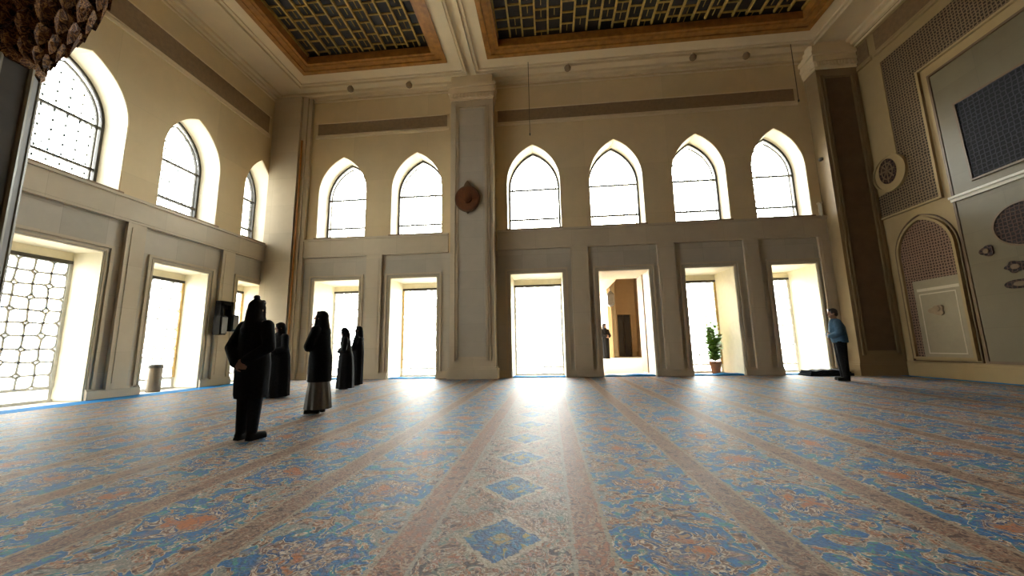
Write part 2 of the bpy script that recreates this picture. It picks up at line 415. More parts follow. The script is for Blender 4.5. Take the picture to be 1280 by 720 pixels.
# ------------------------------------------------------------------ SETTING
bm = NB(); B(bm, XL - 1, YF - .4, -.3, XR + .4, D + 1.85, -.018); tag(link('floor', bm, M_['ground']), kind='structure')
bm = NB(); B(bm, -60, D + 1.86, -.5, 60, 80, -.12); B(bm, -60, -20, -.5, XL - 1.01, D + 1.86, -.12)
tag(link('terrace_floor', bm, M_['ground']), kind='structure')

wb = solid_wall('wall_back', mp_back, XL - 1.0, XR + .4, BK, BKU, SB)
wl = solid_wall('wall_left', mp_left, YF, D, LF, LFU, SL)
opening_moulding(wb, mp_back, BK, SB); opening_moulding(wl, mp_left, LF, SL)
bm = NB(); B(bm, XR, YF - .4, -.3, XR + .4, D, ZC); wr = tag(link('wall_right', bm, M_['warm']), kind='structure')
bm = NB(); B(bm, XL - 1, YF - .4, -.3, XR, YF, ZC); tag(link('wall_front', bm, M_['brown']), kind='structure')

# projecting strips, band and ledge
def strips(name, mp, spans, h, s0, s1, band_spans):
    bm = NB()
    for a, b in spans:
        WB(bm, mp, a, .22, -.09, b, h.zb + .02, .01)
        WB(bm, mp, a + .10, .35, -.10, b - .10, h.zb - .12, -.08)
    for a, b in band_spans:
        WB(bm, mp, a, h.zb, -.10, b, h.zs - .10, .01)
        WB(bm, mp, a, h.zb + .06, -.115, b, h.zb + .10, -.09)
        WB(bm, mp, a, h.zs - .10, -.15, b, h.zs - .04, .01)
        WB(bm, mp, a, h.zs - .04, -.07, b, h.zs + .001, .01)
    return tag(link(name, bm, M_['strip']), kind='structure')
strips('trim_1', mp_back, [(-6.75, -6.15), (.85, 1.45), (3.86, 4.42), (6.72, 7.20), (9.12, 9.5)], SB, 0, 0, [(-9.42, -3.62), (-1.78, 9.46)])
strips('trim_2', mp_left, [(-3.3, -2.8), (-.35, .2), (2.65, 3.2), (5.55, 6.1), (8.46, 8.92), (11.36, 11.86)], SL, 0, 0, [(YF, D - .3)])
# plinth
def plinth(name, mp, lst, s0, s1, m):
    bm = NB(); cur = s0
    for c, hw in lst + [(s1 + 9, 9)]:
        if c - hw - cur > .02: WB(bm, mp, cur, 0, -.06, c - hw, .20, .01); WB(bm, mp, cur, .20, -.035, c - hw, .25, .01)
        cur = c + hw
    return tag(link(name, bm, m), kind='structure')
plinth('baseboard_back', mp_back, BK, -9.42, 9.46, M_['strip'])
plinth('baseboard_left', mp_left, LF, YF, D - .02, M_['strip'])
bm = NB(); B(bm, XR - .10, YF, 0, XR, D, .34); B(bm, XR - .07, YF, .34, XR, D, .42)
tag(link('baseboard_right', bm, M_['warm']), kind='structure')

# frieze bands under the ceiling
def frieze(name, mp, spans, z0, z1, m, m2):
    bm = NB()
    for a, b in spans:
        WB(bm, mp, a, z0, -.02, b, z1, .01, 0)
        WB(bm, mp, a - .08, z0 - .16, -.05, b + .08, z0 - .08, .01, 1); WB(bm, mp, a - .08, z0 - .05, -.035, b + .08, z0, .01, 1)
        WB(bm, mp, a - .08, z1, -.035, b + .08, z1 + .04, .01, 1)
    return tag(link(name, bm, [m, m2]), kind='structure')
frieze('trim_3', mp_back, [(-9.05, -3.72), (-1.72, 9.05)], 9.62, 10.10, M_['frieze'], M_['ceil'])
frieze('trim_4', mp_left, [(YF, 12.95)], 9.55, 10.25, M_['frieze'], M_['ceil'])
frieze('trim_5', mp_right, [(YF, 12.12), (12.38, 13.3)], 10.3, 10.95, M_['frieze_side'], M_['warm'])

# ------------------------------------------------------------------ ceiling with coffers
CF = [(-8.95, -3.40, 3.2, 12.25), (-1.92, 9.0, 3.2, 12.25)]
bm = NB()
xs = [XL - 1, CF[0][0], CF[0][1], CF[1][0], CF[1][1], XR + .4]
B(bm, xs[0], YF - .4, ZC, xs[1], D + 1, ZC + .9); B(bm, xs[2], YF - .4, ZC, xs[3], D + 1, ZC + .9); B(bm, xs[4], YF - .4, ZC, xs[5], D + 1, ZC + .9)
for x0, x1, y0, y1 in CF:
    B(bm, x0, YF - .4, ZC, x1, y0, ZC + .9); B(bm, x0, y1, ZC, x1, D + 1, ZC + .9); B(bm, x0, y0, ZC + .8, x1, y1, ZC + .9)
ce = tag(link('ceiling', bm, M_['ceil']), kind='structure')
bm = NB()      # cove and stepped lines
def rect_line(bm, x0, x1, y0, y1, w_, z0, z1):
    B(bm, x0, y0, z0, x1, y0 + w_, z1); B(bm, x0, y1 - w_, z0, x1, y1, z1); B(bm, x0, y0 + w_, z0, x0 + w_, y1 - w_, z1); B(bm, x1 - w_, y0 + w_, z0, x1, y1 - w_, z1)
rect_line(bm, -9.42, -2.90, 2.7, 12.80, .07, ZC - .06, ZC + .01); rect_line(bm, -2.40, 9.45, 2.7, 12.80, .07, ZC - .06, ZC + .01)
rect_line(bm, -9.55, -2.80, 2.6, 12.92, .05, ZC - .10, ZC + .01); rect_line(bm, -2.50, 9.58, 2.6, 12.92, .05, ZC - .10, ZC + .01)
for z0, z1, d in ((ZC - .22, ZC - .10, .10), (ZC - .10, ZC, .22), (ZC - .34, ZC - .30, .05)):
    B(bm, XL, D - d, z0, XR, D, z1); B(bm, XL, YF, z0, XL + d, D - d, z1); B(bm, XR - d, YF, z0, XR, D - d, z1)
tag(link('trim_6', bm, M_['ceil']), kind='structure')
for i, (x0, x1, y0, y1) in enumerate(CF):
    r = root('coffered_ceiling_panel', (x0, y0, ZC), ('narrower dark coffered wooden ceiling panel in a golden frame at upper left', 'widest dark coffered wooden ceiling panel with golden grid at upper centre')[i], 'ceiling panel')
    W_, L_ = x1 - x0, y1 - y0
    bm = NB()
    rect_line(bm, 0, W_, 0, L_, .16, -.05, .10); rect_line(bm, .16, W_ - .16, .16, L_ - .16, .20, -.01, .14); rect_line(bm, .36, W_ - .36, .36, L_ - .36, .10, .02, .30)
    link('frame', bm, M_['wood'], r)
    bm = NB(); B(bm, .3, .3, .42, W_ - .3, L_ - .3, .78)
    nx = round((W_ - .9) / .21); ny = round((L_ - .9) / .21)
    link('backing', bm, M_['dark'], r)
    bm = NB(); px = (W_ - .92) / round((W_ - .92) / .43); random.seed(4 + i)
    nn = round((W_ - .92) / px)
    for k in range(nn + 1):
        x = .46 + px * k; B(bm, x - .028, .46, .33, x + .028, L_ - .46, .43)
        if k < nn:
            y = .5 + random.random() * .3
            while y < L_ - .5:
                B(bm, x + .028, y - .016, .37, x + px - .028, y + .016, .43)
                if random.random() < .55: B(bm, x + px * .5 - .010, y, .39, x + px * .5 + .010, y + .3, .43)
                y += .34 + random.random() * .16
    link('lattice', bm, M_['gold'], r)

# ------------------------------------------------------------------ wall pilasters
def pilaster(name, x0, x1, dp, m_face, m_body='strip'):
    bm = NB(); c = (x0 + x1) / 2; y = D - dp
    B(bm, x0, y, .40, x1, D, 10.35, 0); B(bm, x0 - .08, y - .08, 0, x1 + .08, D, .34, 0); B(bm, x0 - .04, y - .04, .34, x1 + .04, D, .40, 0)
    w_ = x1 - x0; a, b = x0 + w_ * .2, x1 - w_ * .2
    B(bm, a, y - .012, .75, b, y + .01, 10.0, 1)                           # panel face
    for s_ in ((a - .07, a - .03), (b + .03, b + .07), (a - .16, a - .13), (b + .13, b + .16)):
        B(bm, s_[0], y - .035, .62, s_[1], y + .01, 10.12, 0)
    B(bm, a - .07, y - .035, .62, b + .07, y + .01, .68, 0); B(bm, a - .07, y - .035, 10.06, b + .07, y + .01, 10.12, 0)
    o = tag(link(name, bm, [M_[m_body], m_face]), kind='structure')
    bm = NB()      # moulded capital
    for z0, z1, e in ((10.35, 10.43, .03), (10.43, 10.62, .06), (10.62, 10.72, .10), (10.72, 10.86, .07), (10.86, 11.0, .13), (11.0, 11.06, .05), (11.06, ZC, .0)):
        B(bm, x0 - e, y - e, z0, x1 + e, D, z1)
    k = 12
    for j in range(k):
        x = x0 + (j + .5) * w_ / k; B(bm, x - w_ / k * .32, y - .10, 10.45, x + w_ / k * .32, y - .02, 10.60)
    link('capital', bm, M_['ceil'], o)
    return o
pilaster('trim_7', -3.45, -1.85, .45, M_['stone'])
pilaster('trim_8', 9.46, XR - .02, .60, M_['brown'], 'tan2')  # shade of its front is painted into the darker stone and panel
bm = NB()
B(bm, XL, D - .34, 0, -9.62, D, ZC - .2); B(bm, -9.62, D - .22, 0, -9.42, D, ZC - .2); B(bm, -9.42, D - .14, 0, -9.28, D, ZC - .2)
B(bm, XL, D - .42, 0, -9.56, D, .3)
tag(link('trim_9', bm, M_['strip']), kind='structure')
bm = NB(); tube(bm, [(-9.53, D - .28, .3), (-9.53, D - .28, 9.3)], .035)
tag(link('wall_pipe', bm, M_['wood']), 'thin brown vertical pipe in the far left corner of the hall', 'pipe')

# ------------------------------------------------------------------ windows
wno = [0]
def upper_window(mp, c, hw, h, d):
    """pointed window set deep in the wall: frame, transoms, leaded pane"""
    wno[0] += 1; r = sroot('window_%d' % wno[0])
    out = arch_pts(c, hw + .01, h.zs + .0, h.zsp, h.za - h.zsp + .01)
    bm = NB(); ring(bm, mp, out, d, d + .10, .09)
    ins = arch_pts(c, hw - .13, h.zs + .12, h.zsp, h.za - h.zsp - .20)
    ring(bm, mp, ins, d + .03, d + .09, .035)
    link('frame', bm, M_['iron'], r)
    bm = NB()
    for z in (h.zsp - .03, h.zs + .62): WB(bm, mp, c - hw + .08, z - .03, d + .02, c + hw - .08, z + .03, d + .10)
    link('transom', bm, M_['iron'], r)
    bm = NB(); gin = arch_pts(c, hw - .08, h.zs + .08, h.zsp, h.za - h.zsp - .10)
    poly(bm, mp, gin, d + .055, d + .065)
    link('pane', bm, M_['glass'], r)
    # fine pierced screen behind the pane
    bm = NB(); R_ = hw - .1; n = 7; st = 2 * R_ / n
    arc = arch(R_, h.zsp, h.za - h.zsp - .15, 16)
    def topz(x):
        x = abs(x)
        for (xa, za_), (xb, zb_) in zip(arc, arc[1:]):
            if xb <= x <= xa: return za_ + (zb_ - za_) * (xa - x) / max(1e-6, xa - xb)
        return arc[0][1]
    for k in range(1, n):
        x = -R_ + st * k; z0 = h.zs + .1; z1 = topz(x)
        WB(bm, mp, c + x - .006, z0, d + .085, c + x + .006, z1, d + .10)
    z = h.zs + .1 + st
    while z < h.za - .35:
        xm = R_
        while xm > .05 and topz(xm) < z: xm -= .02
        WB(bm, mp, c - xm, z - .005, d + .085, c + xm, z + .005, d + .10)
        kk = int(xm / st)
        for k in range(n):
            x = -R_ + st * (k + .5)
            if abs(x) + .05 < xm and topz(x) > z + .1: WB(bm, mp, c + x - .022, z - st / 2 - .035, d + .085, c + x + .022, z - st / 2 + .035, d + .10)
        z += st
    link('leaded_screen', bm, M_['lead'], r)
    bm = NB(); WB(bm, mp, c - hw - .03, h.zs - .035, -.10, c + hw + .03, h.zs + .025, d)
    link('sill', bm, M_['frieze'], r)
for c, hw in BKU: upper_window(mp_back, c, hw, SB, .68)
for c, hw in LFU: upper_window(mp_left, c, hw, SL, .70)

def lattice(bm, mp, s0, s1, z0, z1, d, cell, w_):
    """octagon and square screen"""
    nx = max(2, round((s1 - s0) / cell)); nz = round((z1 - z0) / cell); cx = (s1 - s0) / nx; cz = (z1 - z0) / nz; k = .22
    random.seed(3)
    def P(s, z): return mp(s, z, d)
    up = Vector(mp(0, 0, 1)) - Vector(mp(0, 0, 0))
    jit = {}
    def J(i, j, t):
        if (i, j, t) not in jit: jit[(i, j, t)] = ((random.random() - .5) * .045, (random.random() - .5) * .045)
        return jit[(i, j, t)]
    def pt(i, j, t):      # four points round every grid node
        dx, dz = {'l': (-k, 0), 'r': (k, 0), 'd': (0, -k), 'u': (0, k)}[t]; a, b = J(i, j, t)
        s = min(s1, max(s0, s0 + (i + dx) * cx + a)); z = min(z1, max(z0, z0 + (j + dz) * cz + b))
        return P(s, z)
    for i in range(nx + 1):
        for j in range(nz + 1):
            if (i + j) % 2 == 0:
                for a, b in (('l', 'u'), ('u', 'r'), ('r', 'd'), ('d', 'l')):
                    if (a == 'l' or b == 'l') and i == 0 or (a == 'r' or b == 'r') and i == nx or (a == 'u' or b == 'u') and j == nz or (a == 'd' or b == 'd') and j == 0: continue
                    bar(bm, pt(i, j, a), pt(i, j, b), w_, .06, up)
            if i < nx: bar(bm, pt(i, j, 'r') if (i + j) % 2 == 0 else P(s0 + i * cx, min(z1, z0 + j * cz)), pt(i + 1, j, 'l') if (i + 1 + j) % 2 == 0 else P(s0 + (i + 1) * cx, z0 + j * cz), w_, .06, up)
            if j < nz: bar(bm, pt(i, j, 'u') if (i + j) % 2 == 0 else P(s0 + i * cx, z0 + j * cz), pt(i, j + 1, 'd') if (i + j + 1) % 2 == 0 else P(s0 + i * cx, z0 + (j + 1) * cz), w_, .06, up)

def lower_window(mp, c, hw, h, d, cell=.33, w_=.030, post=None, zl=.32):
    wno[0] += 1; r = sroot('window_%d' % wno[0])
    s0, s1 = c - hw + .02, c + hw - .02; zt = h.zt - .22
    bm = NB(); WB(bm, mp, s0, zt - .08, d - .05, s1, zt, d + .08); link('lintel', bm, M_['iron'], r)
    bm = NB(); WB(bm, mp, s0, zt, d - .02, s1, h.zt - .02, d + .10); link('lintel_panel', bm, M_['reveal'], r)
    bm = NB()
    for a, b in ((s0, s0 + .06), (s1 - .06, s1)): WB(bm, mp, a, zl, d - .05, b, zt - .08, d + .05)
    link('post', bm, M_[post or 'screen'], r)
    bm = NB(); WB(bm, mp, s0, -.018, d - .06, s1, .05, d + .08); WB(bm, mp, s0, .05, d - .02, s0 + .06, zl, d + .02); WB(bm, mp, s1 - .06, .05, d - .02, s1, zl, d + .02); WB(bm, mp, s0, zl - .05, d - .03, s1, zl, d + .03); link('sill_rail', bm, M_['screen'], r)
    bm = NB(); lattice(bm, mp, s0 + .06, s1 - .06, zl, zt - .08, d, cell, w_); link('stone_screen', bm, M_['screen'], r)
    bm = NB(); WB(bm, mp, s0 + .06, .05, d + .045, s1 - .06, zt - .08, d + .05); link('pane', bm, M_['glass'], r)
for i, (c, hw) in enumerate(LF): lower_window(mp_left, c, hw, SL, .86, .30, .044 if i == 1 else .020, 'brass' if i > 1 else None)
for i, (c, hw) in enumerate(BK):
    if i == 3: continue
    lower_window(mp_back, c, hw, SB, (1.45, 1.30, 1.35, 0, 1.6, 1.6)[i], .36, .024, 'brass' if i in (1, 4) else None, .30)

# ------------------------------------------------------------------ carpet
r = root('patterned_carpet', (0, 0, 0), 'wall-to-wall woven carpet in cream, orange and blue with diamond medallions and long stripes', 'carpet')
bm = NB()
B(bm, XL + .70, YF, -.018, XR - .35, D - .06, 0.0)
link('patterned_field', bm, M_['carpet'], r)
for x0, x1 in ((XL + .005, XL + .70), (XR - .35, XR - .11)):
    bm = NB(); B(bm, x0 + .06 * (x0 < 0), YF, -.018, x1, D - .06, .001); tag(link('blue_border', bm, M_['blue'], r), 'plain bright blue edge strip')
ORD = ('first', 'second', 'third', 'fourth', 'fifth', 'last')
for i, (c, hw) in enumerate(BK):
    fold = i in (3, 4)
    r = root('threshold_mat', (c, D + .3, -.018), 'blue mat across the %s floor-level opening of the far wall, counted from the left' % ORD[i], 'mat', 'blue mats in the doorways')
    bm = NB(); n = 24; w_ = hw - .03; P = []
    for k in range(n + 1):
        x = -w_ + 2 * w_ * k / n; h_ = .045 + (.04 * math.exp(-((x - .45) / .28) ** 2) + .012 * math.sin(x * 9) if fold else .004 * math.sin(x * 7))
        P.append([bm.verts.new((x, y, z)) for y, z in ((-.26, 0), (-.26, h_ * .7), (-.20, h_), (.22, h_ * .95), (.26, h_ * .6), (.26, 0))])
    for k in range(n):
        for j in range(6): bm.faces.new((P[k][j], P[k][(j + 1) % 6], P[k + 1][(j + 1) % 6], P[k + 1][j]))
    bm.faces.new(P[0]); bm.faces.new(P[-1][::-1])
    link('mat_body', bm, M_['blue'], r, True)

# ------------------------------------------------------------------ hall seen through the open doorway
FH = .42
def SW(name, parts, m, par=None):
    bm = NB()
    for p in parts: B(bm, *p)
    o = link(name, bm, m, par)
    if not par: tag(o, kind='structure')
    return o
bm = NB(); prof = [(D + 1.77, -.1), (17.4, FH), (22.6, FH), (22.6, -.3), (D + 1.77, -.3)]       # gentle ramp, then level
va, vb = [[bm.verts.new((x, y, z)) for y, z in prof] for x in (1.7, 5.1)]
bm.faces.new(va); bm.faces.new(vb[::-1])
for i in range(5): bm.faces.new((va[i], va[(i + 1) % 5], vb[(i + 1) % 5], vb[i]))
tag(link('passage_floor', bm, M_['led']), kind='structure')
hb = SW('passage_wall_back', [(3.0, 22.2, FH, 3.86, 22.6, 4.8), (4.58, 22.2, FH, 5.1, 22.6, 4.8), (3.86, 22.2, 2.75, 4.58, 22.6, 4.8), (3.86, 22.58, FH, 4.58, 22.6, 2.75)], M_['tanwall'])
SW('passage_trim', [(3.0, 22.12, FH, 3.78, 22.2, FH + .25), (4.66, 22.12, FH, 4.82, 22.2, FH + .25), (4.82, D + 1.77, .1, 4.9, 22.12, FH + .25), (3.78, 22.1, FH, 3.86, 22.2, 2.85), (4.58, 22.1, FH, 4.66, 22.2, 2.85), (3.86, 22.1, 2.75, 4.58, 22.2, 2.85)], M_['tanwall'], hb)
SW('door_1', [(3.87, 22.3, FH + .02, 4.21, 22.36, 2.74), (4.23, 22.3, FH + .02, 4.57, 22.36, 2.74), (4.16, 22.26, FH + 1.0, 4.19, 22.3, FH + 1.2)], M_['dark'])
SW('passage_wall_right', [(3.50, D + .95, .05, 3.535, D + 1.78, 3.64), (4.9, D + 1.77, -.3, 5.1, 22.2, 4.8)], M_['tanwall'])
SW('passage_wall_left', [(1.7, D + 1.77, -.3, 1.9, 16.6, 4.8), (3.0, 19.9, FH, 3.2, 22.2, 4.8), (1.9, D + 1.77, 3.9, 3.0, 22.6, 4.8)], M_['tanwall'])
SW('passage_ceiling', [(1.7, D + 1.77, 4.8, 5.1, 22.6, 4.95)], M_['ceil'])
for y, x, lb in ((20.3, 3.25, 'cream square pier in the far passage, nearer of two'), (21.4, 3.42, 'cream square pier in the far passage, beside the dark door')):
    bm = NB(); B(bm, x, y, FH, x + .26, y + .3, FH + .25); B(bm, x + .03, y + .03, FH + .25, x + .23, y + .27, 4.3); B(bm, x - .02, y - .02, 4.3, x + .28, y + .32, 4.5); B(bm, x, y, 4.5, x + .26, y + .3, 4.79)
    tag(link('square_pier', bm, M_['slab']), lb, 'pier', 'piers in the passage')
r = root('hanging_lantern', (3.02, 18.9, 3.0), 'dark square lantern hanging in the passage beyond the open doorway', 'lantern')
bm = NB(); B(bm, -.16, -.16, 0, .16, .16, .5); lathe(bm, [(.24, .5), (.05, .68)], 4, rot=PI / 4); lathe(bm, [(.05, -.1), (.2, 0)], 4, rot=PI / 4); link('lantern_body', bm, M_['iron'], r)
bm = NB(); tube(bm, [(0, 0, .66), (0, 0, 1.8)], .015); link('cord', bm, M_['iron'], r)

# ------------------------------------------------------------------ right wall decoration
def disc_pts(c, z, rx, rz, n=36, lobes=0, amp=0):
    return [(c + rx * math.cos(2 * PI * i / n) * (1 + amp * math.cos(lobes * 2 * PI * i / n)), z + rz * math.sin(2 * PI * i / n) * (1 + amp * math.cos(lobes * 2 * PI * i / n))) for i in range(n)]
def wall_thing(name, label, cat, y, z, group=None):
    return root(name, (XR, y, z), label, cat, group)
def rm(y0, z0): return lambda s, z, d: (d, s - y0, z - z0)

r = wall_thing('fretwork_border', 'tall brown L-shaped band of pierced fretwork turning along the top of the right wall', 'wall panel', 12, 5); f = rm(12, 5)
bm = NB(); poly(bm, f, [(12.87, 4.93), (12.87, 5.62), (12.0, 5.75), (12.0, 9.78), (4, 9.78), (4, 8.68), (11.05, 8.68), (11.0, 4.93)], -.05, -.001); link('fretwork', bm, M_['fret'], r)
bm = NB()
for a in ((12.93, 4.87, 11.0, 4.93), (12.06, 5.7, 12.0, 9.84), (12.0, 9.78, 4, 9.84), (11.05, 8.62, 4, 8.68), (11.05, 4.87, 10.98, 8.68)): 
    p, q_ = f(a[0], a[1], -.07), f(a[2], a[3], -.001); B(bm, p[0], p[1], p[2], q_[0], q_[1], q_[2])
link('moulding', bm, M_['warm'], r)
r = wall_thing('roundel', 'small round medallion with dark pierced centre and cream rim high on the right wall', 'wall medallion', 12.3, 6.2); f = rm(12.3, 6.2)
bm = NB(); poly(bm, f, disc_pts(12.3, 6.2, .57, .58), -.10, -.001); ring(bm, f, disc_pts(12.3, 6.2, .57, .58), -.14, -.09, .06); link('rim', bm, M_['warm'], r)
bm = NB(); poly(bm, f, disc_pts(12.35, 6.28, .30, .40), -.115, -.08)
link('dark_centre', bm, M_['fretr'], r)
bm = NB()
for a, b in (((12.55, 6.0), (12.2, 6.55)), ((12.5, 6.5), (12.15, 6.05)), ((12.35, 5.92), (12.35, 6.64)), ((12.1, 6.3), (12.6, 6.3))): bar(bm, f(*a, -.12), f(*b, -.12), .035, .02, (1, 0, 0))
bm2 = bm; ring(bm2, f, disc_pts(12.35, 6.28, .2, .27), -.13, -.11, .03); link('star_bars', bm2, M_['brown'], r)

# arched niche panel
r = wall_thing('arched_niche', 'pointed arched niche with pierced fretwork above a plain marble slab, right wall', 'niche', 11.72, .5); f = rm(11.72, .5)
out = arch_pts(11.72, .85, .5, 3.55, 1.0, 12)
bm = NB(); poly(bm, f, [(p[0], p[1]) for p in out], -.02, -.001); link('fretwork', bm, M_['fretp'], r)
bm = NB(); ring(bm, f, out, -.09, -.001, .07); link('arched_moulding', bm, M_['warm'], r)
bm = NB(); ring(bm, f, arch_pts(11.72, .93, .44, 3.55, 1.1, 12), -.05, -.001, .025); link('dark_line', bm, M_['brown'], r)
bm = NB(); poly(bm, f, [(10.94, .56), (12.22, .56), (12.22, 2.74), (10.94, 2.74)], -.085, -.02); link('marble_slab', bm, M_['slab'], r)
bm = NB(); ring(bm, f, [(11.06, .66), (12.08, .66), (12.08, 2.35), (11.06, 2.35)], -.09, -.08, .03); link('slab_moulding', bm, M_['strip'], r)
bm = NB(); poly(bm, f, [(12.12, 2.42), (12.12, 2.5), (10.96, 2.5), (10.96, 2.42)], -.09, -.08); link('slab_ledge', bm, M_['strip'], r)
r2 = wall_thing('carved_rosette', 'small grey-brown carved ornament on the marble slab of the niche', 'wall ornament', 11.62, 1.85); f = rm(11.62, 1.85)
bm = NB(); poly(bm, f, disc_pts(11.62, 1.85, .20, .13, 30, 3, .22), -.13, -.091); poly(bm, f, disc_pts(11.60, 1.9, .10, .08), -.15, -.1); link('rosette', bm, M_['frieze'], r2)

# big framed marble field and its inlays
r = wall_thing('marble_field', 'very large plain grey marble panel outlined in dark brown at the right edge', 'wall panel', 10.65, .5); f = rm(10.65, .5)
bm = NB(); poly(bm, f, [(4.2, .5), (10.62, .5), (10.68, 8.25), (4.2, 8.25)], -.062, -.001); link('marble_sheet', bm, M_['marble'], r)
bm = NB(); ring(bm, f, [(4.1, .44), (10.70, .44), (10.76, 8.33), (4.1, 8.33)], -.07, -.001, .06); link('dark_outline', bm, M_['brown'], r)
r2 = wall_thing('marble_ledge', 'thin pale ledge running across the grey marble panel at mid height', 'ledge', 10.6, 4.7); f = rm(10.6, 4.7)
bm = NB(); poly(bm, f, [(10.74, 4.70), (10.74, 4.76), (4.3, 4.76), (4.3, 4.70)], -.16, -.071); poly(bm, f, [(10.74, 4.62), (10.74, 4.70), (4.3, 4.70), (4.3, 4.62)], -.11, -.071); link('ledge', bm, M_['led'], r2)
r2 = wall_thing('dark_mosaic_panel', 'large rectangular near-black mosaic panel with tracery, upper right edge', 'mosaic', 10.15, 5); f = rm(10.15, 5)
bm = NB(); poly(bm, f, [(6.4, 5.02), (10.14, 5.02), (10.2, 7.1), (6.4, 7.1)], -.09, -.071); link('mosaic', bm, M_['fretd'], r2)
bm = NB(); ring(bm, f, [(6.36, 4.98), (10.18, 4.98), (10.24, 7.14), (6.36, 7.14)], -.11, -.071, .05); link('rim', bm, M_['brown'], r2)
r2 = wall_thing('round_medallion', 'large dark red-brown round pierced medallion below the pale ledge', 'wall medallion', 9.3, 3.6); f = rm(9.3, 3.6)
bm = NB(); poly(bm, f, disc_pts(9.32, 3.62, .62, .50), -.10, -.071); link('pierced_disc', bm, M_['fretr'], r2)
bm = NB(); ring(bm, f, disc_pts(9.32, 3.62, .64, .52), -.12, -.071, .04); link('rim', bm, M_['brown'], r2)
for k, (y, z, a, b, lb) in enumerate(((10.18, 3.17, .15, .13, 'small brown pointed ornament left of the large round medallion'), (9.68, 2.68, .20, .13, 'brown scalloped ornament below the large round medallion, upper of a pair'), (9.66, 2.28, .27, .12, 'brown leaf-shaped ornament below the scalloped one at right'))):
    r2 = wall_thing('inlaid_ornament', lb, 'wall ornament', y, z, 'inlaid ornaments on the marble panel'); f = rm(y, z)
    bm = NB(); poly(bm, f, disc_pts(y, z, a, b, 30, (3, 5, 2)[k], .15), -.095, -.071); link('inlay', bm, M_['fretr'], r2)
    bm = NB(); poly(bm, f, disc_pts(y, z, a * .45, b * .45, 16), -.11, -.09); link('boss', bm, M_['brown'], r2)

# ------------------------------------------------------------------ near column with its carved capital
r = root('carved_column', (-8.30, 4.42, .004), 'massive dark column with a carved gilded stalactite capital at the left edge', 'column')
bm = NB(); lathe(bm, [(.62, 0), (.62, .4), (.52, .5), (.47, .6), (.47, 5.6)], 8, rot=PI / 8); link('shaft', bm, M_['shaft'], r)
bm = NB()
for k in range(8):
    a = PI / 8 + k * PI / 4; tube(bm, [(.455 * math.cos(a), .455 * math.sin(a), .6), (.455 * math.cos(a),   .455 * math.sin(a), 5.45)], .045, 8)
link('corner_roll', bm, M_['marble'], r)
bm = NB(); random.seed(9)
lathe(bm, [(.48, 5.42), (.53, 5.5), (.49, 5.6)], 16)
z = 5.55; rad = .48
for tier in range(6):
    n = 20; r0 = rad; r1 = rad + (.07, .12, .14, .13, .10, .05)[tier]; hh = (.26, .30, .36, .40, .42, .4)[tier]
    for k in range(n):
        a = 2 * PI * (k + .5 * (tier % 2)) / n; ca, sa = math.cos(a), math.sin(a)
        wd = 2 * PI * r1 / n * .52
        # one stalactite cell: a pointed scoop hanging outward
        P0 = [(-wd, z + hh), (-wd * .95, z + hh * .45), (-wd * .5, z + hh * .12), (0, z - .04), (wd * .5, z + hh * .12), (wd * .95, z + hh * .45), (wd, z + hh)]
        fr, bk = [], []
        for j, (t, zz) in enumerate(P0):
            u = (zz - z) / hh; R_ = r0 + (r1 - r0) * max(0, u) ** .6 + .05 * (1 - abs(t) / wd)
            fr.append(bm.verts.new((ca * R_ - sa * t, sa * R_ + ca * t, zz))); bk.append(bm.verts.new((ca * (r0 - .16) - sa * t * .8, sa * (r0 - .16) + ca * t * .8, zz)))
        c0 = bm.verts.new((ca * (r0 + (r1 - r0) * .5 - .03), sa * (r0 + (r1 - r0) * .5 - .03), z + hh * .6))
        for j in range(6):
            bm.faces.new((fr[j], fr[j + 1], c0)); bm.faces.new((fr[j], bk[j], bk[j + 1], fr[j + 1]))
        bm.faces.new((fr[6], fr[0], c0)); bm.faces.new((fr[0], fr[6], bk[6], bk[0]))
    lathe(bm, [(r0 - .05, z), (r1 - .05, z + hh)], 24)
    z += hh; rad = r1
lathe(bm, [(rad - .02, z), (rad + .08, z + .06), (rad + .08, z + .3), (rad, z + .36)], 8, rot=PI / 8)
link('capital', bm, M_['capital'], r)
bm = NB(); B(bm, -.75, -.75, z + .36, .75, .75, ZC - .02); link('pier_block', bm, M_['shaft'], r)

# ------------------------------------------------------------------ fittings
r = root('wall_plaque', (-2.80, D - .475, 6.4), 'round reddish-brown wooden disc with a small finial on the tall central pilaster', 'plaque')
bm = NB(); fw = lambda s, z, d: (s, d, z)
for rr, d0, d1 in ((.46, -.05, 0), (.42, -.09, -.05), (.16, -.12, -.09)): poly(bm, fw, disc_pts(0, 0, rr, rr * 1.08), d0, d1)
link('disc', bm, M_['disc'], r)
bm = NB(); poly(bm, fw, [(-.16, .44), (-.09, .60), (0, .70), (.09, .60), (.16, .44)], -.06, 0); link('finial', bm, M_['brown'], r)
bm = NB(); poly(bm, fw, [(-.09, -.47), (0, -.56), (.09, -.47)], -.05, 0); link('pendant', bm, M_['brown'], r)
bm = NB(); ring(bm, fw, disc_pts(0, 0, .46, .5), -.07, -.04, .05); link('rim', bm, M_['brown'], r)

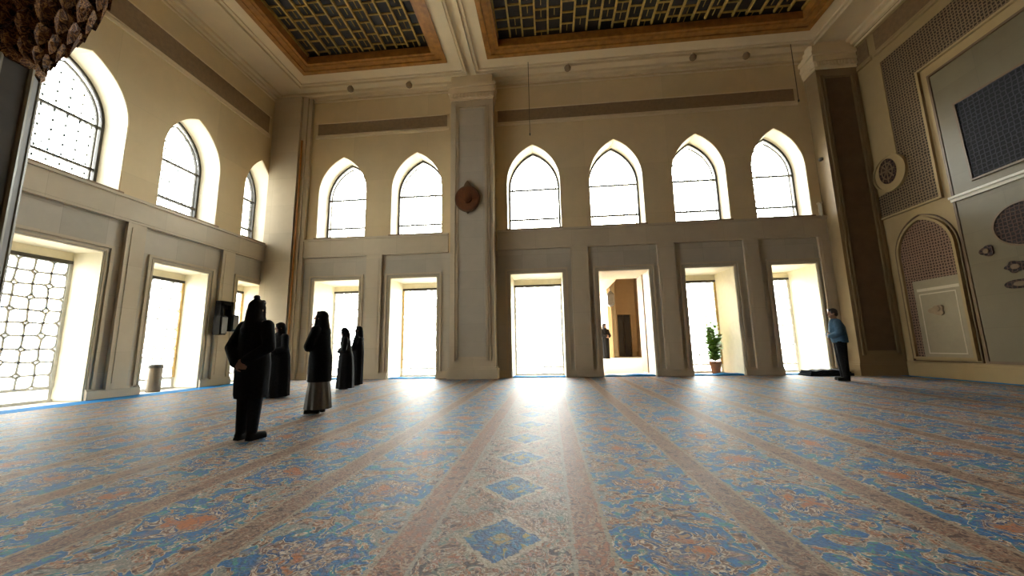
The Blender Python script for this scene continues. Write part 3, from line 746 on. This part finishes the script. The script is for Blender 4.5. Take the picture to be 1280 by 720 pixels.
for k, (x, y, lb) in enumerate(((-7.45, 12.93, 'tiny ceiling spotlight above the leftmost window of the far wall'), (-5.1, 12.98, 'tiny ceiling spotlight left of the central pilaster'), (.98, 12.8, 'tiny ceiling spotlight right of the hanging wire'), (5.42, 12.8, 'tiny ceiling spotlight above the fifth window of the far wall'), (7.3, 12.95, 'tiny ceiling spotlight nearest the right corner'))):
    r = root('ceiling_spotlight', (x, y, ZC), lb, 'spotlight', 'ceiling spotlights along the far wall')
    bm = NB(); lathe(bm, [(.05, -.16), (.05, 0)], 12); link('stem', bm, M_['ceil'], r)
    bm = NB(); lathe(bm, [(.07, -.34), (.11, -.30), (.12, -.22), (.08, -.15)], 16); link('lamp_head', bm, M_['frieze'], r)
for x, y, z1, lb in ((-.46, 12.62, 8.55, 'thin dark wire hanging from the ceiling in front of the third window'), (8.72, 12.8, 9.2, 'thin dark wire hanging from the ceiling near the right corner')):
    bm = NB(); tube(bm, [(0, 0, 0), (0, 0, z1 - ZC)], .012, 6); lathe(bm, [(.02, z1 - ZC - .06), (.03, z1 - ZC), (.01, z1 - ZC + .05)], 8)
    o = link('hanging_wire', bm, M_['iron'], None); o.location = (x, y, ZC - .0); tag(o, lb, 'wire')
r = root('wall_sensor', (9.43, D - .3, 7.2), 'small dark round sensor on the side of the right corner pilaster', 'sensor')
bm = NB(); lathe(bm, [(.06, -.05), (.08, 0), (.06, .05)], 12); link('sensor_body', bm, M_['iron'], r)
r = root('tube_light', (9.33, D - .12, 5.2), 'short white tube light standing at the right corner below the last window', 'light')
bm = NB(); tube(bm, [(0, 0, 0), (0, 0, .5)], .035, 10); link('tube', bm, M_['led'], r)
bm = NB(); B(bm, -.05, -.03, -.05, .05, .11, .0); B(bm, -.05, -.03, .5, .05, .11, .55); B(bm, -.02, .06, -.03, .02, .11, .53); link('bracket', bm, M_['strip'], r)

# wall bracket with dark speaker on the left wall
r = root('wall_speaker', (XL + .09, 11.62, 2.15), 'dark wall-mounted speaker pair on a bracket, left wall behind the hooded person', 'speaker')
bm = NB(); B(bm, 0, -.34, .30, .10, .10, .42); B(bm, .02, -.38, .02, .22, -.26, .5); B(bm, .02, .02, .10, .22, .12, .5); B(bm, .02, -.38, .42, .22, .12, .55); link('bracket', bm, M_['shoeb'], r)
for y0, z0, z1 in ((-.46, -.55, .06), (-.02, -.42, .12)):
    bm = NB(); B(bm, .04, y0, z0, .34, y0 + .28, z1); bmesh.ops.bevel(bm, geom=bm.edges, offset=.03, segments=2, affect='EDGES')
    s_ = link('speaker_box', bm, M_['shoeb'], r)
    bm = NB(); B(bm, .10, y0 + .04, z0 + .05, .355, y0 + .24, z1 - .05); link('grille', bm, M_['iron'], s_)

# steel bin
r = root('waste_bin', (XL - .42, 10.05, -.018), 'brushed steel cylindrical waste bin in the second opening of the left wall', 'bin')
bm = NB(); lathe(bm, [(.155, 0), (.165, .03), (.165, .66), (.15, .68)], 28); link('bin_body', bm, M_['steel'], r, True)
bm = NB(); lathe(bm, [(.172, .66), (.172, .73), (.13, .76), (.12, .74)], 28); link('lid', bm, M_['iron'], r)

# potted plant in the fifth opening
r = root('potted_plant', (5.86, 14.5, -.018), 'tall leafy green plant in a terracotta pot in the fifth opening of the far wall', 'plant')
bm = NB(); lathe(bm, [(.12, 0), (.14, .05), (.19, .36), (.21, .37), (.21, .43), (.18, .43), (.17, .38)], 24); link('pot', bm, M_['terra'], r)
bm = NB(); random.seed(5); bs = NB()
for k in range(44):
    a = random.random() * 2 * PI; h = .85 + random.random() * .95; sp = .04 + random.random() * .22
    p = [Vector((math.cos(a) * sp * t * t, math.sin(a) * sp * t * t, .38 + (h - .38) * t)) for t in (0, .35, .7, 1)]
    tube(bs, p, [.010, .008, .006, .003], 5)
    for t in range(9):
        u = .12 + .88 * t / 8; q_ = p[0].lerp(p[3], u); b_ = random.random() * 2 * PI; L = .20 + random.random() * .12
        dr = Vector((math.cos(b_), math.sin(b_), .55)).normalized(); sd = dr.cross(Vector((0, 0, 1))).normalized() * L * .30
        v = [bm.verts.new(q_), bm.verts.new(q_ + dr * L * .5 + sd), bm.verts.new(q_ + dr * L - Vector((0, 0, .02))), bm.verts.new(q_ + dr * L * .5 - sd), bm.verts.new(q_ + dr * L * .5 + Vector((0, 0, .012)))]
        for i in range(4): bm.faces.new((v[i], v[(i + 1) % 4], v[4]))
link('foliage', bm, M_['leaf'], r); link('stem', bs, M_['leaf'], r)

# dark cloth heap on the sill of the last opening
r = root('folded_rug', (8.50, D - .36, 0.002), 'dark folded prayer rug lying on the floor beside the person in blue', 'rug')
for k in range(3):
    bm = NB(); n = 16; w0, w1 = -.55 + .03 * k, .70 - .06 * k
    top, bot = [], []
    for i in range(n + 1):
        x = w0 + (w1 - w0) * i / n; zz = .022 + .052 * k; wob = .012 * math.sin(i * 1.3 + k) + .02 * (x > -.2)
        for L, dz in ((bot, 0 if k == 0 else wob), (top, .05 + wob)):
            L.append([bm.verts.new((x, yy, zz - .021 + dz)) for yy in (-.30 + .02 * k, .30 - .03 * k)])
    for i in range(n):
        for L in (top, bot): bm.faces.new((L[i][0], L[i + 1][0], L[i + 1][1], L[i][1]))
        for e in (0, 1): bm.faces.new((bot[i][e], bot[i + 1][e], top[i + 1][e], top[i][e]))
    for i in (0, n): bm.faces.new((bot[i][0], bot[i][1], top[i][1], top[i][0]))
    link('fold', bm, M_['navy'], r)

# ------------------------------------------------------------------ people
def p_cap(bm, a, b, r0, r1, seg=14):
    """closed tapered limb with rounded ends"""
    a, b = Vector(a), Vector(b); L = (b - a).length; t = (b - a).normalized()
    up = Vector((0, 0, 1)) if abs(t.z) < .9 else Vector((1, 0, 0)); x = t.cross(up).normalized(); y = t.cross(x)
    pr = [(-r0 * math.cos(k * PI / 8), r0 * math.sin(k * PI / 8)) for k in range(1, 5)] + [(L + r1 * math.sin(k * PI / 8), r1 * math.cos(k * PI / 8)) for k in range(0, 4)]
    rings = [[bm.verts.new(a + t * d + (x * math.cos(2 * PI * j / seg) + y * math.sin(2 * PI * j / seg)) * r) for j in range(seg)] for d, r in pr]
    for i in range(len(rings) - 1):
        for j in range(seg): bm.faces.new((rings[i][j], rings[i][(j + 1) % seg], rings[i + 1][(j + 1) % seg], rings[i + 1][j]))
    bm.faces.new(rings[0][::-1]); bm.faces.new(rings[-1])
def p_ell(bm, c, r, rot=None, n=16):
    m = Matrix.Translation(c) @ (rot.to_4x4() if rot else Matrix()) @ Matrix.Diagonal((r[0], r[1], r[2], 1))
    bmesh.ops.create_uvsphere(bm, u_segments=n, v_segments=n // 2 + 2, radius=1, matrix=m)
def p_loft(bm, rings, seg=40, folds=0, amp=.0, z_top=1.2):
    R = []
    for z, cx, cy, rx, ry in rings:
        k = max(0, (z_top - z) / z_top) * amp
        R.append([bm.verts.new((cx + math.cos(2 * PI * j / seg) * rx * (1 + k * math.sin(folds * 2 * PI * j / seg + z)), cy + math.sin(2 * PI * j / seg) * ry * (1 + k * math.sin(folds * 2 * PI * j / seg + z)), z)) for j in range(seg)])
    for i in range(len(R) - 1):
        for j in range(seg): bm.faces.new((R[i][j], R[i][(j + 1) % seg], R[i + 1][(j + 1) % seg], R[i + 1][j]))
    bm.faces.new(R[0][::-1]); bm.faces.new(R[-1])
def p_hand(bm, wr, d, nrm, side, curl=.6):
    """palm, four unequal bent fingers and a thumb from the side of the palm"""
    wr, d, nrm = Vector(wr), Vector(d).normalized(), Vector(nrm).normalized(); s_ = d.cross(nrm).normalized() * side
    m = Matrix((s_, d, nrm)).transposed()
    p_ell(bm, wr + d * .045, (.040, .055, .018), m)
    for k, L in enumerate((.072, .080, .075, .058)):
        b0 = wr + d * .082 + s_ * (.030 - .020 * k); d1 = (d * math.cos(curl * .5) + nrm * math.sin(curl * .5)); d2 = (d * math.cos(curl * 1.4) + nrm * math.sin(curl * 1.4))
        p_cap(bm, b0, b0 + d1 * L * .5, .0095, .009, 8); p_cap(bm, b0 + d1 * L * .5, b0 + d1 * L * .5 + d2 * L * .5, .009, .0075, 8)
    t0 = wr + d * .025 + s_ * .034; t1 = t0 + (d * .55 + s_ * .75 + nrm * .3).normalized() * .036; t2 = t1 + (d * .9 + s_ * .2 + nrm * .4).normalized() * .03
    p_cap(bm, t0, t1, .012, .011, 8); p_cap(bm, t1, t2, .011, .009, 8)
def remesh(o, vs):
    m = o.modifiers.new('surface', 'REMESH'); m.mode = 'VOXEL'; m.voxel_size = vs; m.use_smooth_shade = True
    k = o.modifiers.new('smooth', 'SMOOTH'); k.factor = .5; k.iterations = 3
def head_prims(bm, hc, R_):
    def T(p): return hc + R_ @ Vector(p)
    p_ell(bm, T((0, .012, .022)), (.076, .094, .094), R_); p_ell(bm, T((0, -.028, -.045)), (.054, .062, .066), R_)   # skull, face
    p_ell(bm, T((0, -.058, -.098)), (.026, .024, .020), R_)                                    # chin
    p_cap(bm, T((0, -.090, .010)), T((0, -.113, -.030)), .009, .014, 8)                        # nose
    p_ell(bm, T((0, -.090, -.062)), (.024, .010, .006), R_); p_ell(bm, T((0, -.089, -.074)), (.020, .010, .007), R_)   # lips
    for s_ in (-1, 1):
        p_ell(bm, T((s_ * .077, .008, -.012)), (.010, .020, .032), R_)                         # ear
        p_ell(bm, T((s_ * .031, -.083, .002)), (.013, .009, .008), R_)                         # eyelid
        p_cap(bm, T((s_ * .014, -.090, .022)), T((s_ * .048, -.080, .026)), .007, .005, 8)     # brow
def person(loc, rz, h, label, group, arms, garment, look=(0, 0), hood=None, hair=None, feet=((-.09, 0), (.09, .0)), lean=0, shoe=True, scale_x=1):
    r = root('person', loc, label, 'person', group, rz); k = h / 1.75; r.scale = (k, k, k); r.location.z += .012
    L = lambda z: -lean * max(0, z - .95) ** 1.3              # forward lean of the trunk
    bm = NB(); hc = Vector((0, L(1.62) - .01, 1.615)); HR = Matrix.Rotation(look[0], 3, 'Z') @ Matrix.Rotation(look[1], 3, 'X')
    head_prims(bm, hc, HR)
    p_cap(bm, (0, L(1.42) + .01, 1.40), (0, L(1.55), 1.55), .060, .052)
    p_ell(bm, (0, L(1.28), 1.28), (.165, .105, .19)); p_ell(bm, (0, L(1.08), 1.08), (.135, .10, .15)); p_ell(bm, (0, L(.95), .95), (.165, .115, .13))
    p_cap(bm, (-.165, L(1.42), 1.41), (.165, L(1.42), 1.41), .055, .055)
    for s_, (fx, fy) in zip((-1, 1), feet):
        p_cap(bm, (s_ * .09, 0, .90), (fx, fy - .01, .50), .088, .058); p_cap(bm, (fx, fy - .01, .50), (fx, fy + .015, .10), .056, .036)
        p_ell(bm, (fx, fy + .005, .42), (.05, .058, .11)); p_cap(bm, (fx, fy + .03, .05), (fx + s_ * .01, fy - .12, .035), .038, .028)
    for s_, (el, wr, hd, nr) in zip((-1, 1), arms):
        sh = (s_ * .185, L(1.41), 1.40); p_cap(bm, sh, el, .052, .040); p_cap(bm, el, wr, .040, .027); p_hand(bm, wr, hd, nr, -s_)
    b = link('body', bm, M_['skin'], r, True); remesh(b, .0075)
    garment(r, arms, L)
    if hood:
        bm = NB(); T = lambda p: hc + HR @ Vector(p)
        p_ell(bm, T((0, .022, .028)), (.093, .108, .108), HR); p_cap(bm, T((0, .045, -.03)), (0, L(1.42) + .035, 1.43), .095, .11)
        for s_ in (-1, 1): p_cap(bm, T((s_ * .058, -.022, .03)), T((s_ * .052, -.03, -.10)), .032, .035); p_cap(bm, T((s_ * .052, -.03, -.10)), (s_ * .05, L(1.42) - .05, 1.42), .035, .06)
        p_cap(bm, T((-.04, -.045, .088)), T((.04, -.045, .088)), .026, .026)
        if hood == 'point': p_cap(bm, T((0, .03, .09)), T((0, .02, .145)), .06, .03)
        p_loft(bm, [(1.28, 0, L(1.3), .17, .14), (1.36, 0, L(1.36) + .01, .19, .14), (1.43, 0, L(1.42) + .01, .15, .12), (1.50, 0, L(1.5) + .01, .085, .085)])
        o = link('headscarf', bm, M_['black'], r, True); remesh(o, .010)
    if hair:
        bm = NB(); T = lambda p: hc + HR @ Vector(p)
        p_ell(bm, T((0, .030, .036)), (.084, .094, .092), HR); p_ell(bm, T((0, .055, -.02)), (.070, .060, .075), HR); p_cap(bm, T((-.04, -.035, .10)), T((.04, -.035, .10)), .03, .03)
        for s_ in (-1, 1): p_ell(bm, T((s_ * .070, .005, .03)), (.016, .045, .045), HR)
        if hair == 'bun': p_ell(bm, T((0, .03, .155)), (.040, .040, .036), HR)
        o = link('hair', bm, M_['hair'], r, True); remesh(o, .009)
    return r
def sleeves(bm, arms, L, e=.022, cuff=.92):
    for s_, (el, wr, hd, nr) in zip((-1, 1), arms):
        sh = Vector((s_ * .180, L(1.41), 1.395)); el, wr = Vector(el), Vector(wr); c = el.lerp(wr, cuff)
        p_cap(bm, sh, el, .060 + e, .050 + e); p_cap(bm, el, c, .050 + e, .036 + e)
def shoes(r, feet, m='shoe'):
    for s_, (fx, fy) in zip((-1, 1), feet):
        bm = NB(); p_cap(bm, (fx, fy + .035, .055), (fx + s_ * .012, fy - .14, .042), .047, .040); p_cap(bm, (fx, fy + .03, .06), (fx, fy + .025, .11), .044, .046)
        B(bm, fx - .042, fy - .17, .0, fx + .042, fy + .07, .03)
        o = link('shoe', bm, M_[m], r, True); remesh(o, .010)
def coat(bm, arms, L, z0, rx0, ry0, waist=(.18, .14), hip=(.21, .16), folds=7, amp=.05, cy0=0):
    p_loft(bm, [(z0, 0, cy0, rx0, ry0), (max(z0 + .02, .55), 0, cy0 * .6, (rx0 + hip[0]) / 2, (ry0 + hip[1]) / 2), (.92, 0, L(.92), hip[0], hip[1]), (1.10, 0, L(1.1), waist[0], waist[1]), (1.28, 0, L(1.28), .20, .145), (1.38, 0, L(1.38), .20, .125), (1.44, 0, L(1.44), .14, .10), (1.48, 0, L(1.48), .075, .075)], 48, folds, amp)
    sleeves(bm, arms, L)
SWAY = 'visitors standing on the carpet'

FOLD = (((-.27, -.06, 1.14), (-.06, -.20, 1.10), (1, -.1, .05), (0, 1, 0)), ((.27, -.06, 1.12), (.06, -.21, 1.05), (-1, -.1, .05), (0, 1, 0)))
BACK = (((-.30, .06, 1.13), (-.05, .17, .96), (1, .1, -.25), (0, -1, 0)), ((.30, .06, 1.13), (.05, .19, .92), (-1, .1, -.2), (0, -1, 0)))
FT = ((-.09, 0), (.09, 0))
def g1(r, arms, L):
    bm = NB(); coat(bm, arms, L, .50, .19, .15, (.20, .15), (.225, .17)); o = link('long_coat', bm, M_['black'], r, True); remesh(o, .012)
    for s_ in (-1, 1):
        bm = NB(); p_cap(bm, (s_ * .085, 0, .80), (s_ * .085, 0, .50), .10, .085); p_cap(bm, (s_ * .085, 0, .50), (s_ * .085, .01, .12), .085, .062)
        o = link('trouser_leg', bm, M_['navy'], r, True); remesh(o, .012)
    shoes(r, FT)
person((-3.66, 4.47, 0), PI - .15, 1.70, 'hooded person in a black coat standing nearest the camera, seen from behind, hands at back', SWAY, BACK, g1, hood='point', hair='bun')
def robe(m='black', z0=.02, rx=.26, ry=.21, hem=None, fold=9, name='long_robe', waist=(.19, .15), hip=(.225, .175)):
    def g(r, arms, L):
        bm = NB(); coat(bm, arms, L, z0, rx, ry, waist, hip, fold, .06); o = link(name, bm, M_[m], r, True); remesh(o, .013)
        shoes(r, FT)
    return g
person((-6.33, 8.49, 0), -.25, 1.72, 'person in a floor-length black robe, half hidden behind the nearest hooded person', SWAY, FOLD, robe(rx=.31, ry=.26, waist=(.24, .2), hip=(.29, .23)), hood='round', look=(-.4, .15))
def g4(r, arms, L):
    bm = NB(); coat(bm, arms, L, .52, .20, .19, (.17, .155), (.195, .185)); o = link('long_coat', bm, M_['black'], r, True); remesh(o, .012)
    bm = NB(); p_loft(bm, [(.07, 0, .0, .20, .21), (.3, 0, 0, .185, .19), (.62, 0, 0, .16, .15), (.9, 0, 0, .14, .13)], 48, 10, .09, .9); o = link('skirt', bm, M_['skirt'], r, True); remesh(o, .011)
    shoes(r, FT)
CHIN = (((-.22, -.16, 1.13), (-.09, -.22, 1.37), (.35, -.12, 1), (0, 1, .3)), ((.24, -.10, 1.12), (.0, -.23, 1.08), (-1, -.1, .1), (0, 1, 0)))
person((-3.95, 6.35, 0), -PI / 2 + .1, 1.74, 'person in long black coat over grey skirt, hand raised to the chin', SWAY, CHIN, g4, hood='round', look=(.0, -.15), lean=.04)
person((-5.60, 10.2, 0), -PI / 2 + .5, 1.66, 'person in floor-length black robe leaning forward before the first opening of the far wall', SWAY, FOLD, robe(rx=.27, ry=.24, hip=(.24, .2)), hood='round', lean=.12, look=(0, .25))
person((-5.80, 11.25, 0), -PI / 2 + .2, 1.76, 'slim person in black standing close behind the robed one near the far wall, partly hidden', SWAY, FOLD, robe(rx=.17, ry=.16, waist=(.17, .16), hip=(.18, .17)), hood='round', lean=.02)
def g7(r, arms, L):
    bm = NB(); p_loft(bm, [(.90, 0, L(.9) + .01, .185, .155), (1.0, 0, L(1.0), .19, .165), (1.12, 0, L(1.12), .185, .165), (1.28, 0, L(1.28) + .01, .205, .16), (1.38, 0, L(1.38), .20, .13), (1.44, 0, L(1.44), .14, .10), (1.485, 0, L(1.485), .07, .07)], 40, 5, .03, 1.6)
    sleeves(bm, arms, L, .020, .85); o = link('blue_shirt', bm, M_['bluec'], r, True); remesh(o, .012)
    for s_ in (-1, 1):
        bm = NB(); p_cap(bm, (s_ * .07, 0, .92), (s_ * .09, 0, .50), .118, .090); p_cap(bm, (s_ * .09, 0, .50), (s_ * .09, .015, .10), .090, .070)
        o = link('trouser_leg', bm, M_['black'], r, True); remesh(o, .012)
    shoes(r, FT)
person((7.85, 11.3, 0), -PI / 2 - .35, 1.95, 'person in blue shirt and black trousers standing by the right corner, hands folded', SWAY, FOLD, g7, hair='short', lean=.10, look=(0, .2))
person((2.60, 18.5, .42), .6, 1.66, 'small distant figure in black standing in the passage beyond the open doorway', SWAY, FOLD, robe(rx=.2, ry=.18), hood='round')
